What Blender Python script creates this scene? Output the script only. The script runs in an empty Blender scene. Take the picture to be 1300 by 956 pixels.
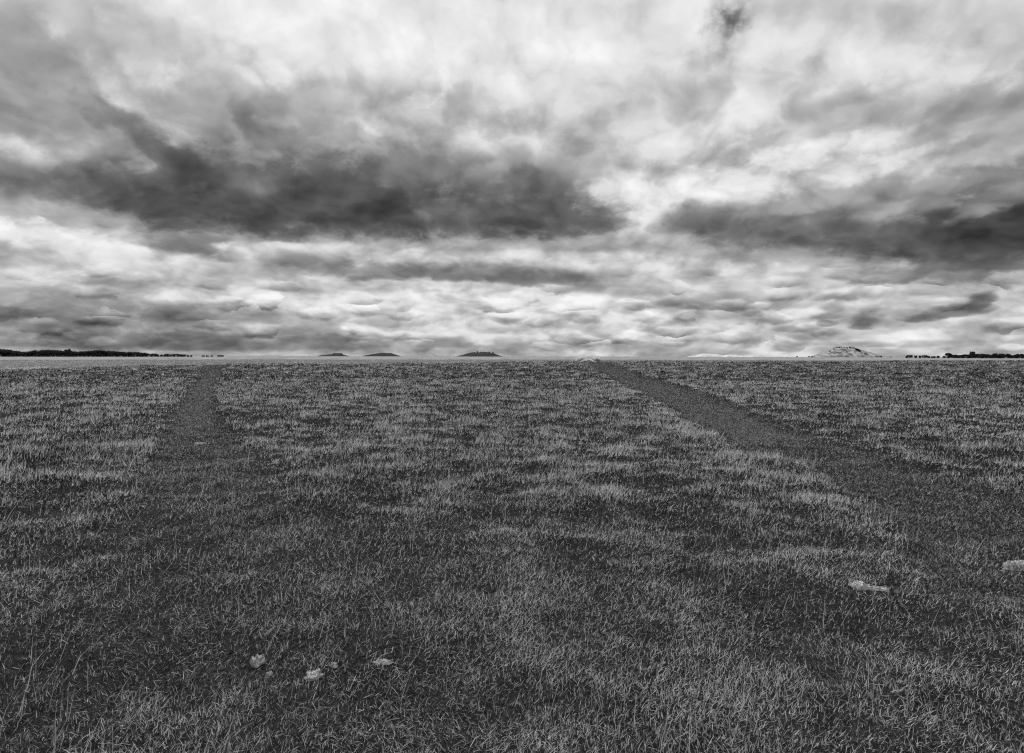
import bpy, bmesh, math, random
import numpy as np
from mathutils import Vector, Matrix, Euler

random.seed(11)
RNG = np.random.default_rng(11)
scene = bpy.context.scene
COL = scene.collection

# ------------------------------------------------------------------ camera frame
# authoring helper: positions were read off the photograph (1300 x 956) and
# turned into real ground positions / sky directions
F_PX = 867.0
EYE = 1.6
PITCH = math.radians(-1.70)
ROLL = math.radians(0.11)
CAM_ROT = (Matrix.Rotation(math.radians(90) + PITCH, 3, 'X') @ Matrix.Rotation(ROLL, 3, 'Z'))


def ray(px, py):
    v = CAM_ROT @ Vector(((px - 650.0) / F_PX, (478.0 - py) / F_PX, -1.0))
    return v.normalized()


def azel(px, py):
    d = ray(px, py)
    return math.degrees(math.atan2(d.x, d.y)), math.degrees(math.asin(d.z))


# ------------------------------------------------------------------ numpy noise
_PERM = np.random.default_rng(5).permutation(4096).astype(np.int64)
_ANG = np.random.default_rng(6).random(4096) * 2 * np.pi
_GX, _GY = np.cos(_ANG), np.sin(_ANG)


def perlin(x, y):
    xi, yi = np.floor(x).astype(np.int64), np.floor(y).astype(np.int64)
    xf, yf = x - xi, y - yi
    u = xf * xf * xf * (xf * (xf * 6 - 15) + 10)
    v = yf * yf * yf * (yf * (yf * 6 - 15) + 10)

    def g(ix, iy, dx, dy):
        h = _PERM[(_PERM[ix & 4095] + iy) & 4095]
        return _GX[h] * dx + _GY[h] * dy
    a = g(xi, yi, xf, yf)
    b = g(xi + 1, yi, xf - 1, yf)
    c = g(xi, yi + 1, xf, yf - 1)
    d = g(xi + 1, yi + 1, xf - 1, yf - 1)
    return (a + u * (b - a)) * (1 - v) + (c + u * (d - c)) * v


def fbm(x, y, octaves=4, gain=0.5, seed=0.0):
    s = np.zeros_like(x, dtype=float)
    amp, tot = 1.0, 0.0
    for o in range(octaves):
        s += amp * perlin(x * 2 ** o + seed + 17.3 * o, y * 2 ** o - seed + 9.1 * o)
        tot += amp
        amp *= gain
    return s / tot * 1.6


def sstep(a, b, x):
    t = np.clip((x - a) / (b - a), 0, 1)
    return t * t * (3 - 2 * t)


# ------------------------------------------------------------------ terrain
SLOPE = 0.0138


def crest(x, y):
    az = np.degrees(np.arctan2(x, y))
    return 72.0 + 0.48 * np.clip(az, -60, 60) + 2.5 * np.sin(az * 0.21) + 1.0 * np.sin(az * 0.63 + 1)


_T = np.array([0, .5, .8, .92, 1.0, 1.12, 1.4, 2.0, 3.0, 6.0, 14.0, 400.0])
_Fv = np.array([0, .5, .8, .91, .965, .96, .80, .52, .34, .22, .05, 0.0])


def broad_height(x, y):
    r = np.hypot(x, y)
    d = crest(x, y)
    return SLOPE * d * np.interp(r / d, _T, _Fv)


# the two worn paths: left / right edge in the photograph at a row
PATH_A = [(463, 258, 283), (470, 254, 282), (483, 246, 279), (501, 230, 277), (526, 212, 281), (551, 203, 294),
          (577, 190, 322), (610, 165, 352), (650, 140, 400), (700, 110, 470), (780, 60, 560), (866, 0, 660)]
PATH_B = [(456.5, 742, 766), (462, 747, 782), (468, 752, 799), (481, 774, 836), (496, 801, 893), (511, 835, 930),
          (527, 860, 968), (542, 885, 1005), (558, 915, 1050), (573, 955, 1105), (600, 1030, 1210), (640, 1090, 1340),
          (690, 1140, 1480), (740, 1190, 1640)]


def ground_hit(px, py):
    d = ray(px, py)
    t = 1.0
    lo, hi = 0.5, 400.0
    for k in range(60):
        t = 0.5 * (lo + hi)
        z = EYE + d.z * t - float(broad_height(np.array(d.x * t), np.array(d.y * t)))
        if z > 0:
            lo = t
        else:
            hi = t
    return d.x * t, d.y * t


def path_world(rows):
    out = []
    for (py, x0, x1) in rows:
        a, b = ground_hit(x0, py), ground_hit(x1, py)
        # true width: perpendicular handled later, store both edges
        out.append((0.5 * (a[0] + b[0]), 0.5 * (a[1] + b[1]), 0.5 * math.hypot(a[0] - b[0], a[1] - b[1])))
    return out


def with_true_half_width(c):
    res = []
    for i, (x, y, hw) in enumerate(c):
        p = c[max(0, i - 1)]
        q = c[min(len(c) - 1, i + 1)]
        tx, ty = q[0] - p[0], q[1] - p[1]
        n = math.hypot(tx, ty)
        # the edges were measured along a row (left-right), so scale by the angle
        res.append((x, y, max(0.35, hw * abs(ty) / n)))
    return res


CA = with_true_half_width(path_world(PATH_A))
CB = with_true_half_width(path_world(PATH_B))


def path_field(x, y, c):
    """signed: 0 on the centre line, 1 at the edge"""
    best = np.full(np.shape(x), 1e9)
    for (x0, y0, w0), (x1, y1, w1) in zip(c[:-1], c[1:]):
        dx, dy = x1 - x0, y1 - y0
        L2 = dx * dx + dy * dy
        t = np.clip(((x - x0) * dx + (y - y0) * dy) / L2, 0, 1)
        dist = np.hypot(x - (x0 + t * dx), y - (y0 + t * dy))
        best = np.minimum(best, dist / (w0 + t * (w1 - w0)))
    return best


def path_mask(x, y):
    n = 0.62 * fbm(x * 0.9, y * 0.9, 4, 0.6, seed=3.0)
    a = 1 - sstep(0.72, 1.12, path_field(x, y, CA) + n)
    b = 1 - sstep(0.78, 1.08, path_field(x, y, CB) + 0.95 * n)
    r = np.hypot(x, y)
    a = a * (0.25 + 0.75 * sstep(6.0, 17.0, r)) * sstep(3.0, 8.0, r)           # the left path fades out in the worn foreground
    b = b * (1 - 0.8 * (1 - sstep(5.0, 20.0, r)) * sstep(-0.12, 0.3, fbm(x * 0.7, y * 0.7, 3, seed=9.0)))
    return np.maximum(a, b)


def worn_mask(x, y):
    """short trampled turf in the foreground"""
    r = np.hypot(x, y)
    n = fbm(x * 0.35, y * 0.35, 3, seed=8.0)
    return 1 - sstep(4.9, 7.2, r + 2.2 * n)


def micro_height(x, y):
    r = np.hypot(x, y)
    p = path_mask(x, y)
    tus = fbm(x * 1.25, y * 1.25, 3, seed=22.5)
    fine = fbm(x * 2.6, y * 2.6, 2, seed=2.0)
    amp = 0.10 * np.clip(1 - worn_mask(x, y) * 0.6, 0, 1)
    fade = np.clip(1.25 - r / 160.0, 0, 1)
    return (amp * tus + 0.018 * fine) * (1 - 0.8 * p) * fade - 0.055 * p


def height(x, y):
    x = np.asarray(x, float)
    y = np.asarray(y, float)
    return broad_height(x, y) + micro_height(x, y)


Z0 = float(broad_height(np.array(0.0), np.array(0.0)))

# ------------------------------------------------------------------ node helpers


class NG:
    def __init__(self, tree):
        self.t = tree
        self.n = tree.nodes
        self.l = tree.links

    def node(self, kind, **kw):
        nd = self.n.new(kind)
        for k, v in kw.items():
            setattr(nd, k, v)
        return nd

    def put(self, sock, v):
        if hasattr(v, 'is_output') or isinstance(v, bpy.types.NodeSocket):
            self.l.new(v, sock)
        else:
            sock.default_value = v

    def m(self, op, a, b=0.0, c=0.0, clamp=False):
        nd = self.node('ShaderNodeMath', operation=op, use_clamp=clamp)
        for i, v in enumerate((a, b, c)):
            self.put(nd.inputs[i], v)
        return nd.outputs[0]

    def vm(self, op, a, b=None, scale=None):
        nd = self.node('ShaderNodeVectorMath', operation=op)
        self.put(nd.inputs[0], a)
        if b is not None:
            self.put(nd.inputs[1], b)
        if scale is not None:
            self.put(nd.inputs['Scale'], scale)
        return nd

    def noise(self, vec, scale, detail=4, rough=0.5, dist=0.0, lac=2.0, dim='3D'):
        nd = self.node('ShaderNodeTexNoise', noise_dimensions=dim)
        self.put(nd.inputs['Vector'], vec)
        nd.inputs['Scale'].default_value = scale
        nd.inputs['Detail'].default_value = detail
        nd.inputs['Roughness'].default_value = rough
        nd.inputs['Lacunarity'].default_value = lac
        nd.inputs['Distortion'].default_value = dist
        return nd

    def mapr(self, v, a, b, c, d, smooth=False):
        nd = self.node('ShaderNodeMapRange', interpolation_type='SMOOTHSTEP' if smooth else 'LINEAR')
        self.put(nd.inputs['Value'], v)
        for k, val in zip(('From Min', 'From Max', 'To Min', 'To Max'), (a, b, c, d)):
            self.put(nd.inputs[k], val)
        return nd.outputs['Result']

    def mix(self, f, a, b):
        nd = self.node('ShaderNodeMix', data_type='FLOAT')
        self.put(nd.inputs['Factor'], f)
        self.put(nd.inputs['A'], a)
        self.put(nd.inputs['B'], b)
        return nd.outputs['Result']

    def comb(self, x, y, z):
        nd = self.node('ShaderNodeCombineXYZ')
        for i, v in enumerate((x, y, z)):
            self.put(nd.inputs[i], v)
        return nd.outputs[0]


# ------------------------------------------------------------------ sky and sun
SUN_EL, SUN_AZ = 48.0, -30.0          # veiled sun, high and ahead, a little left

world = bpy.data.worlds.new("World")
scene.world = world
world.use_nodes = True
wt = world.node_tree
wt.nodes.clear()
g = NG(wt)
out = g.node('ShaderNodeOutputWorld')
sky = g.node('ShaderNodeTexSky', sky_type='NISHITA')
sky.sun_disc = False
sky.sun_elevation = math.radians(SUN_EL)
sky.sun_rotation = math.radians(SUN_AZ)
sky.altitude = 250
sky.air_density = 1.0
sky.dust_density = 0.6
sepc = g.node('ShaderNodeSeparateColor')
g.l.new(sky.outputs[0], sepc.inputs[0])
CLEAR = sepc.outputs[0]               # black and white through a red filter

tc = g.node('ShaderNodeTexCoord')
sx = g.node('ShaderNodeSeparateXYZ')
g.l.new(tc.outputs['Generated'], sx.inputs[0])
X, Y, Z = sx.outputs
Zp = g.m('MAXIMUM', Z, 0.0)
AZ = g.m('MULTIPLY', g.m('ARCTAN2', X, Y), 57.29578)
EL = g.m('MULTIPLY', g.m('ARCSINE', Z), 57.29578)

# cloud-deck coordinate: a level sheet overhead, foreshortened and finer towards the horizon
hxy = g.vm('NORMALIZE', g.comb(X, Y, 0.0)).outputs[0]
ELR = g.m('MAXIMUM', g.m('MULTIPLY', EL, 1 / 57.29578), -0.05)
fl = g.m('MULTIPLY', g.m('SUBTRACT', 1.0, g.m('POWER', 2.71828, g.m('MULTIPLY', ELR, -3.0))), 0.62)
rho = g.m('MULTIPLY', g.m('POWER', 2.71828, g.m('MULTIPLY', g.m('MULTIPLY_ADD', ELR, 0.65, fl), -1.0)), 7.4)
P = g.vm('SCALE', hxy, scale=rho).outputs[0]


def centred(nd_out):
    return g.vm('SUBTRACT', nd_out, (0.5, 0.5, 0.5)).outputs[0]


# edges of the cloud masses are torn by noise
wv2 = centred(g.noise(P, 1.7, 6, 0.56, dim='2D').outputs['Color'])
ws = g.node('ShaderNodeSeparateXYZ')
g.l.new(wv2, ws.inputs[0])
elc = g.m('MAXIMUM', EL, 0.0)
amp = g.m('ADD', g.m('MULTIPLY', elc, 0.36), 0.22)
AZW = g.m('ADD', AZ, g.m('MULTIPLY', g.m('MULTIPLY', ws.outputs[0], amp), 1.5))
ELW = g.m('ADD', EL, g.m('MULTIPLY', ws.outputs[1], g.m('MULTIPLY', amp, 0.65)))

Q = g.vm('ADD', P, g.vm('SCALE', wv2, scale=0.28).outputs[0]).outputs[0]
Q_UP = g.vm('SUBTRACT', Q, g.vm('SCALE', P, scale=0.05).outputs[0]).outputs[0]


def puffs(p):
    """heaped cloud: rounded cells on top of turbulence"""
    n = g.noise(p, 1.5, 6, 0.48, dim='2D').outputs['Fac']
    v = g.node('ShaderNodeTexVoronoi', voronoi_dimensions='2D', feature='SMOOTH_F1')
    g.put(v.inputs['Vector'], p)
    v.inputs['Scale'].default_value = 2.6
    v.inputs['Detail'].default_value = 2.4
    v.inputs['Roughness'].default_value = 0.55
    v.inputs['Smoothness'].default_value = 0.55
    c = g.m('SUBTRACT', 0.5, v.outputs['Distance'])
    return n, g.m('MULTIPLY_ADD', c, 0.62, n)


N, H1 = puffs(Q)
_n, H2 = puffs(Q_UP)
RELIEF = g.m('SUBTRACT', H1, H2)
NF = g.noise(Q, 8.0, 5, 0.6, dim='2D').outputs['Fac']

# cloud masses: (photo x, y, half width, half height, tilt deg (+ rises to the right), tone 0-255, strength)
BASE_ROWS = [(0, 222), (60, 218), (120, 205), (200, 188), (260, 175), (300, 172), (330, 188), (380, 198), (430, 184), (452, 172)]
MASSES = [
    # broad grey veils the darker masses sit in
    (60, 150, 190, 90, -10, 180, .8), (330, 235, 330, 110, -4, 142, .85), (640, 235, 200, 80, 0, 150, .8), (1160, 285, 240, 80, 6, 140, .8), (300, 150, 140, 70, -25, 176, .7),
    (1180, 150, 180, 90, 8, 187, .8), (760, 140, 180, 110, 0, 214, .7), (120, 410, 330, 55, 0, 156, .85), (1050, 400, 330, 60, 0, 190, .6),
    (230, 180, 240, 68, -18, 148, .72), (1290, 312, 120, 72, 0, 92, .85),
    # upper left: bright veil, grey shoulders
    (60, 20, 110, 40, 0, 205, .6), (40, 60, 26, 60, 25, 172, .7), (480, 15, 240, 60, 0, 250, .95), (330, 50, 120, 45, 10, 236, .7), (170, 70, 70, 40, 20, 218, .6),
    (20, 105, 60, 24, -10, 175, .6), (15, 130, 70, 24, -15, 132, .8), (95, 150, 90, 26, -22, 138, .8), (75, 185, 55, 20, 0, 180, .7), (30, 195, 45, 22, 0, 215, .75), (150, 215, 45, 12, 25, 205, .6),
    (165, 178, 80, 24, -28, 100, .9), (230, 212, 70, 22, -22, 80, .95), (150, 105, 70, 22, -35, 214, .7), (225, 150, 50, 22, -35, 185, .6),
    (270, 140, 26, 22, -50, 148, .75), (322, 155, 40, 24, -45, 112, .85), (375, 192, 42, 16, 0, 122, .8), (410, 120, 90, 30, 10, 218, .6), (295, 205, 46, 22, -30, 118, .8),
    (480, 150, 50, 14, -25, 232, .6), (570, 155, 80, 34, 0, 226, .6), (455, 205, 90, 18, 0, 150, .75), (420, 225, 70, 20, 0, 120, .7),
    # main dark bank
    (60, 240, 90, 24, 0, 112, .9), (130, 235, 46, 30, 0, 98, .85), (200, 262, 90, 30, 0, 92, .9), (225, 235, 30, 22, -20, 170, .6),
    (280, 262, 110, 46, 0, 78, .95), (235, 312, 50, 22, -12, 92, .8), (400, 270, 150, 50, 0, 78, .96), (530, 270, 150, 48, 0, 76, .96),
    (640, 274, 105, 44, 0, 80, .96), (725, 282, 60, 30, 8, 88, .95), (690, 235, 80, 34, 0, 122, .8), (590, 225, 110, 28, 0, 128, .8), (340, 232, 80, 20, 0, 104, .6), (500, 240, 50, 16, -30, 104, .6), (620, 205, 60, 18, 20, 170, .6),
    # gap and right bank
    (735, 190, 60, 34, 0, 168, .75), (820, 240, 60, 36, 0, 242, .9), (905, 235, 90, 30, 10, 242, .85), (812, 288, 28, 14, 0, 205, .85),
    (890, 288, 60, 22, 0, 100, .95), (985, 296, 80, 22, 0, 95, .95), (1065, 304, 75, 24, 0, 104, .9), (1010, 262, 70, 18, 0, 158, .75),
    (1145, 316, 95, 26, 0, 84, .95), (1225, 300, 100, 32, 8, 88, .95), (1285, 290, 95, 58, 0, 70, .94), (1280, 245, 60, 24, 25, 128, .8),
    (1170, 255, 70, 22, 10, 162, .75), (1262, 335, 90, 20, 0, 90, .92), (1110, 352, 50, 10, -5, 112, .85), (1190, 350, 70, 10, 0, 120, .8),
    # upper right
    (1075, 130, 85, 15, 12, 164, .85), (1000, 165, 60, 16, 22, 178, .75), (1250, 135, 85, 24, 10, 146, .85), (1220, 95, 70, 16, 15, 212, .6),
    (1060, 185, 100, 18, 8, 242, .8), (940, 130, 60, 40, 60, 238, .7), (1140, 205, 90, 12, 10, 225, .6), (1225, 205, 80, 12, 12, 200, .6), (1290, 60, 60, 40, 0, 205, .5), (985, 55, 60, 40, 30, 205, .5), (1100, 70, 100, 40, 0, 230, .6),
    (690, 110, 90, 44, -30, 232, .6), (790, 60, 90, 50, 0, 232, .7), (850, 180, 60, 30, 0, 226, .6), (1010, 225, 110, 16, 5, 222, .6),
    # second tier below the bank
    (90, 303, 125, 19, -6, 240, .95), (60, 332, 140, 20, 0, 222, .85), (190, 335, 100, 14, 0, 210, .7), (330, 314, 50, 12, 0, 226, .8), (425, 322, 120, 15, 0, 212, .85),
    (600, 326, 120, 14, 0, 206, .85), (400, 340, 60, 11, -5, 134, .85), (480, 348, 90, 12, 0, 122, .9), (600, 351, 120, 13, 0, 106, .95), (705, 356, 75, 11, 0, 116, .9),
    (765, 330, 70, 16, 0, 216, .8), (880, 335, 90, 16, 0, 218, .8), (850, 360, 40, 12, 0, 220, .7), (900, 350, 60, 10, 0, 178, .6), (990, 340, 80, 14, 0, 192, .7), (805, 376, 95, 12, -8, 146, .85), (890, 388, 90, 10, -3, 150, .8),
    (560, 381, 230, 15, 0, 234, .92), (330, 376, 140, 14, 0, 216, .8), (170, 366, 90, 14, 0, 206, .8), (640, 400, 170, 12, 0, 224, .8),
    # low bands
    (25, 396, 70, 12, 0, 104, .9), (20, 378, 60, 9, 0, 186, .7), (225, 403, 70, 13, 0, 96, .92), (145, 390, 70, 11, 0, 122, .8), (110, 413, 130, 11, 0, 122, .85), (285, 402, 40, 10, 0, 134, .8),
    (40, 436, 70, 9, 0, 168, .8), (165, 437, 140, 13, 0, 86, .92), (320, 439, 120, 13, 0, 104, .88), (430, 439, 80, 9, 0, 118, .85), (360, 420, 60, 9, 0, 165, .6), (300, 418, 40, 7, 0, 172, .6),
    (465, 420, 34, 9, 0, 212, .85), (505, 422, 30, 8, 0, 204, .8), (548, 420, 36, 11, 0, 222, .85), (580, 437, 70, 7, 0, 142, .8), (490, 434, 60, 5, 0, 138, .7), (520, 447, 70, 4, 0, 165, .6), (640, 430, 60, 10, 0, 222, .6),
    # small cumulus, right of centre
    (960, 393, 20, 9, 0, 214, .9), (956, 401, 22, 4.5, 0, 146, .7), (1000, 413, 22, 9, 0, 180, .85), (1003, 420, 26, 5, 0, 142, .85), (1058, 396, 19, 9, 15, 158, .9), (1054, 404, 20, 4.5, 0, 122, .6), (1053, 412, 11, 4, 0, 124, .85),
    (1102, 409, 25, 13, 8, 118, .95), (1094, 416, 20, 5, 0, 104, .6), (1200, 397, 56, 10, 6, 118, .95), (1165, 404, 36, 6, 0, 104, .7), (1242, 386, 24, 10, 25, 112, .92),
    (1170, 424, 46, 13, 0, 220, .9), (1165, 438, 46, 5, 0, 160, .75), (1100, 430, 32, 9, 0, 200, .8), (1100, 438, 32, 4.5, 0, 146, .8), (1230, 425, 40, 9, 0, 192, .7), (1285, 420, 40, 10, 0, 150, .75), (1045, 429, 50, 7, 0, 152, .75), (985, 433, 30, 8, 0, 210, .7), (1120, 385, 40, 8, 0, 216, .7), (1020, 395, 30, 9, 0, 228, .8),
    (700, 424, 40, 12, 0, 206, .75), (700, 440, 60, 6, 0, 158, .75), (805, 424, 26, 13, 25, 222, .85), (862, 420, 30, 13, 0, 165, .8), (860, 431, 32, 6, 0, 142, .75), (770, 443, 90, 6, 0, 158, .7), (900, 443, 70, 6, 0, 172, .7), (1285, 440, 20, 5, 0, 228, .8), (830, 404, 60, 8, 0, 218, .7), (740, 405, 60, 8, 0, 208, .7), (930, 416, 40, 8, 0, 200, .6),
]
DEGPP = math.degrees(1 / F_PX)
ramp = g.node('ShaderNodeFloatCurve')
cm = ramp.mapping
cv = cm.curves[0]
pts = sorted((max(0.0, azel(650, y)[1]) / 40.0, v / 255.0) for y, v in BASE_ROWS) + [(1.0, 0.86)]
cv.points[0].location = pts[0]
cv.points[1].location = pts[-1]
for a, b in pts[1:-1]:
    cv.points.new(a, b)
cm.update()
g.put(ramp.inputs['Value'], g.m('DIVIDE', g.m('MAXIMUM', ELW, 0.0), 40.0, clamp=True))
T0 = ramp.outputs[0]

# texture of the deck
far = g.mapr(EL, 6.0, 13.0, 0.95, 1.0)
TEX = g.m('MULTIPLY', g.m('MULTIPLY', RELIEF, far), g.mapr(EL, 8.0, 24.0, 0.36, 0.27))
TEX = g.m('ADD', TEX, g.m('MULTIPLY', g.m('SUBTRACT', N, 0.5), -0.15))
TEX = g.m('ADD', TEX, g.m('MULTIPLY', g.m('SUBTRACT', NF, 0.5), g.mapr(EL, 0.0, 14.0, 0.09, 0.12)))

# rows of small cumulus low over the horizon: lit tops, shaded flat bases
nd_ = centred(g.noise(Q, 3.2, 5, 0.55, dim='2D').outputs['Color'])
PV = g.vm('ADD', g.comb(g.m('MULTIPLY', AZ, 0.27), g.m('MULTIPLY', EL, 0.76), 0.0), g.vm('MULTIPLY', nd_, (0.9, 0.75, 0.0)).outputs[0]).outputs[0]
pv = g.node('ShaderNodeTexVoronoi', voronoi_dimensions='2D', feature='F1')
g.put(pv.inputs['Vector'], PV)
pv.inputs['Scale'].default_value = 1.0
pd = g.node('ShaderNodeSeparateXYZ')
g.l.new(g.vm('SUBTRACT', PV, pv.outputs['Position']).outputs[0], pd.inputs[0])
pc = g.node('ShaderNodeSeparateColor')
g.l.new(pv.outputs['Color'], pc.inputs[0])
body = g.mapr(pv.outputs['Distance'], 0.52, 0.25, 0.0, 1.0, True)
body = g.m('MULTIPLY', body, g.mapr(pc.outputs[0], 0.25, 0.6, 0.0, 1.0))          # not every cell carries a cloud
low = g.m('MULTIPLY', g.mapr(EL, 0.2, 1.2, 0.3, 1.0), g.mapr(EL, 4.2, 8.0, 1.0, 0.0))
PUFF = g.m('MULTIPLY', g.m('MULTIPLY', g.m('MULTIPLY_ADD', pd.outputs[1], 0.74, -0.01), body), low)
TEX = g.m('ADD', TEX, PUFF)

BLOBS = []
for (mx, my, sw, sh, tilt, tone, k) in MASSES:
    a, e = azel(mx, my)
    ca = max(0.6, math.cos(math.radians(a)))
    small = my > 384 and mx > 440 and sw < 62
    if small:
        sw, sh = sw * 0.74, sh * 0.85
    BLOBS.append((a, e, sw * DEGPP * ca ** 1.5, sh * DEGPP * ca, math.radians(tilt), tone / 255.0, k, 1.25 if small else 1.0))
REACH = 1.6                            # radius where a mass has faded to nothing


def mass_group():
    t = bpy.data.node_groups.new("cloud mass", 'ShaderNodeTree')
    for nm, st in (("AE", 'NodeSocketVector'), ("T", 'NodeSocketFloat'), ("U", 'NodeSocketVector'), ("V", 'NodeSocketVector'),
                   ("Tone", 'NodeSocketFloat'), ("K", 'NodeSocketFloat'), ("C", 'NodeSocketFloat'), ("S", 'NodeSocketFloat'), ("E", 'NodeSocketFloat')):
        t.interface.new_socket(nm, in_out='INPUT', socket_type=st)
    t.interface.new_socket("T", in_out='OUTPUT', socket_type='NodeSocketFloat')
    h = NG(t)
    gi, go = h.node('NodeGroupInput'), h.node('NodeGroupOutput')
    AE_, T_, U_, V_, tone_, k_, c_, s_, e_ = gi.outputs[:9]
    s3 = h.node('ShaderNodeSeparateXYZ')
    h.l.new(AE_, s3.inputs[0])
    # AE = (azimuth, elevation, 1); adding 0 * T keeps the masses in sequence
    one = h.m('MULTIPLY_ADD', T_, 1e-7, 1.0)
    W = h.comb(s3.outputs[0], s3.outputs[1], one)
    u = h.vm('DOT_PRODUCT', W, U_).outputs['Value']
    v = h.vm('DOT_PRODUCT', W, V_).outputs['Value']
    # dark masses end sharply at their base, bright heaps at their top
    v = h.m('MULTIPLY_ADD', h.m('ABSOLUTE', v), c_, h.m('MULTIPLY', v, 1.3))
    q = h.m('MULTIPLY_ADD', u, u, h.m('MULTIPLY', v, v))
    f = h.m('ADD', h.m('MULTIPLY_ADD', q, -1 / REACH ** 2, 1.0), e_)      # heaped, torn outline
    f = h.m('MULTIPLY', f, s_, clamp=True)
    f = h.m('MULTIPLY', h.m('MULTIPLY', f, f), h.m('MULTIPLY', h.m('MULTIPLY_ADD', f, -2.0, 3.0), k_))
    h.l.new(h.mix(f, T_, tone_), go.inputs[0])
    return t


MASS = mass_group()
EDGE = g.m('ADD', g.m('MULTIPLY', g.m('SUBTRACT', H1, 0.58), 0.62), g.m('MULTIPLY', g.m('SUBTRACT', NF, 0.5), 0.7))
AE = g.comb(AZW, ELW, 1.0)


def chain(blobs):
    T = T0
    for (a, e, sa_, se_, t, tone, k, sharp) in blobs:
        c, s_ = math.cos(t), math.sin(t)
        nd = g.node('ShaderNodeGroup')
        nd.node_tree = MASS
        g.l.new(AE, nd.inputs[0])
        g.l.new(T, nd.inputs[1])
        nd.inputs[2].default_value = (c / sa_, s_ / sa_, -(a * c + e * s_) / sa_)
        nd.inputs[3].default_value = (-s_ / se_, c / se_, -(-a * s_ + e * c) / se_)
        nd.inputs[4].default_value = tone
        nd.inputs[5].default_value = k
        nd.inputs[6].default_value = -0.5 if tone < 0.66 else 0.3
        nd.inputs[7].default_value = sharp
        g.l.new(EDGE, nd.inputs[8])
        T = nd.outputs[0]
    return T


# the one hole where clear sky shows
ha, he = azel(926, 28)


def finish(T, hole=False):
    T = g.m('MAXIMUM', g.m('MULTIPLY_ADD', TEX, g.m('MULTIPLY_ADD', T, 0.75, 0.35), T), 0.2)
    over = g.m('MAXIMUM', g.m('SUBTRACT', T, 0.86), 0.0)      # thin cloud saturates softly
    T = g.m('MINIMUM', g.m('MULTIPLY_ADD', over, -0.45, T), 0.97)
    # Background strength 0.10 carries the Nishita sky; cloud light is scaled to it
    L = g.m('MULTIPLY', g.m('POWER', T, 2.2), 10.0)
    if hole:
        hm = g.node('ShaderNodeMapping', vector_type='TEXTURE')
        hv = g.vm('SCALE', centred(g.noise(P, 7.0, 5, 0.62, dim='2D').outputs['Color']), scale=3.0).outputs[0]
        g.put(hm.inputs['Vector'], g.vm('ADD', g.comb(AZ, EL, 0.0), hv).outputs[0])
        hm.inputs['Location'].default_value = (ha, he, 0)
        hm.inputs['Rotation'].default_value = (0, 0, math.radians(62))
        hm.inputs['Scale'].default_value = (2.1, 1.15, 1)
        hq = g.vm('DOT_PRODUCT', hm.outputs[0], hm.outputs[0]).outputs['Value']
        h = g.m('MULTIPLY', g.m('POWER', 0.35, hq), 0.97)
        L = g.mix(h, L, g.m('MULTIPLY', CLEAR, 0.5))
    cc = g.node('ShaderNodeCombineColor')
    for i in range(3):
        g.put(cc.inputs[i], L)
    bg = g.node('ShaderNodeBackground')
    bg.inputs['Strength'].default_value = 0.10
    g.l.new(cc.outputs[0], bg.inputs['Color'])
    return bg.outputs[0]


def switch(f, a, b):
    ms = g.node('ShaderNodeMixShader')
    g.put(ms.inputs[0], f)
    g.l.new(a, ms.inputs[1])
    g.l.new(b, ms.inputs[2])
    return ms.outputs[0]


# the deck is worked out sector by sector, so that a direction only meets its own masses
AZ_CUTS = [-27.0, -17.0, -7.0, 4.0, 15.0, 26.0]
EL_CUT = 7.4


def sector(a0, a1, e0, e1):
    return [b for b in BLOBS if b[0] + 1.2 * REACH * math.hypot(b[2] * math.cos(b[4]), b[3] * math.sin(b[4])) > a0 and b[0] - 1.2 * REACH * math.hypot(b[2] * math.cos(b[4]), b[3] * math.sin(b[4])) < a1
            and b[1] + 1.2 * REACH * math.hypot(b[3] * math.cos(b[4]), b[2] * math.sin(b[4])) > e0 and b[1] - 1.2 * REACH * math.hypot(b[3] * math.cos(b[4]), b[2] * math.sin(b[4])) < e1]


def row(e0, e1, hole):
    edges = [-999.0] + AZ_CUTS + [999.0]
    cells = [finish(chain(sector(edges[i], edges[i + 1], e0, e1)), hole and i in (4, 5)) for i in range(len(edges) - 1)]

    def tree(lo, hi):
        if hi - lo == 1:
            return cells[lo]
        mid = (lo + hi) // 2
        return switch(g.m('GREATER_THAN', AZW, edges[mid]), tree(lo, mid), tree(mid, hi))
    return tree(0, len(cells))


EMAX = max(b[1] + 1.2 * REACH * math.hypot(b[3] * math.cos(b[4]), b[2] * math.sin(b[4])) for b in BLOBS)
AMAX = max(abs(b[0]) + 1.2 * REACH * math.hypot(b[2] * math.cos(b[4]), b[3] * math.sin(b[4])) for b in BLOBS)
inside = g.m('MULTIPLY', g.m('LESS_THAN', g.m('ABSOLUTE', AZW), AMAX), g.m('LESS_THAN', ELW, EMAX))
front = switch(g.m('GREATER_THAN', ELW, EL_CUT), row(-90, EL_CUT, False), row(EL_CUT, 90, True))
surf = switch(inside, finish(T0), front)
g.l.new(surf, out.inputs[0])
world.cycles.sampling_method = 'NONE'   # an even overcast: no importance map

sl = bpy.data.lights.new("sun", 'SUN')
sl.energy = 3.0
sl.angle = math.radians(5)
sl.color = (1, 1, 1)
so = bpy.data.objects.new("sun", sl)
COL.objects.link(so)
se, sa = math.radians(SUN_EL), math.radians(SUN_AZ)
sdir = Vector((math.sin(sa) * math.cos(se), math.cos(sa) * math.cos(se), math.sin(se)))
so.rotation_euler = sdir.to_track_quat('Z', 'Y').to_euler()
so.location = sdir * 50

# ------------------------------------------------------------------ materials


def new_mat(name):
    mt = bpy.data.materials.new(name)
    mt.use_nodes = True
    t = mt.node_tree
    t.nodes.clear()
    k = NG(t)
    o = k.node('ShaderNodeOutputMaterial')
    return mt, k, o


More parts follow.
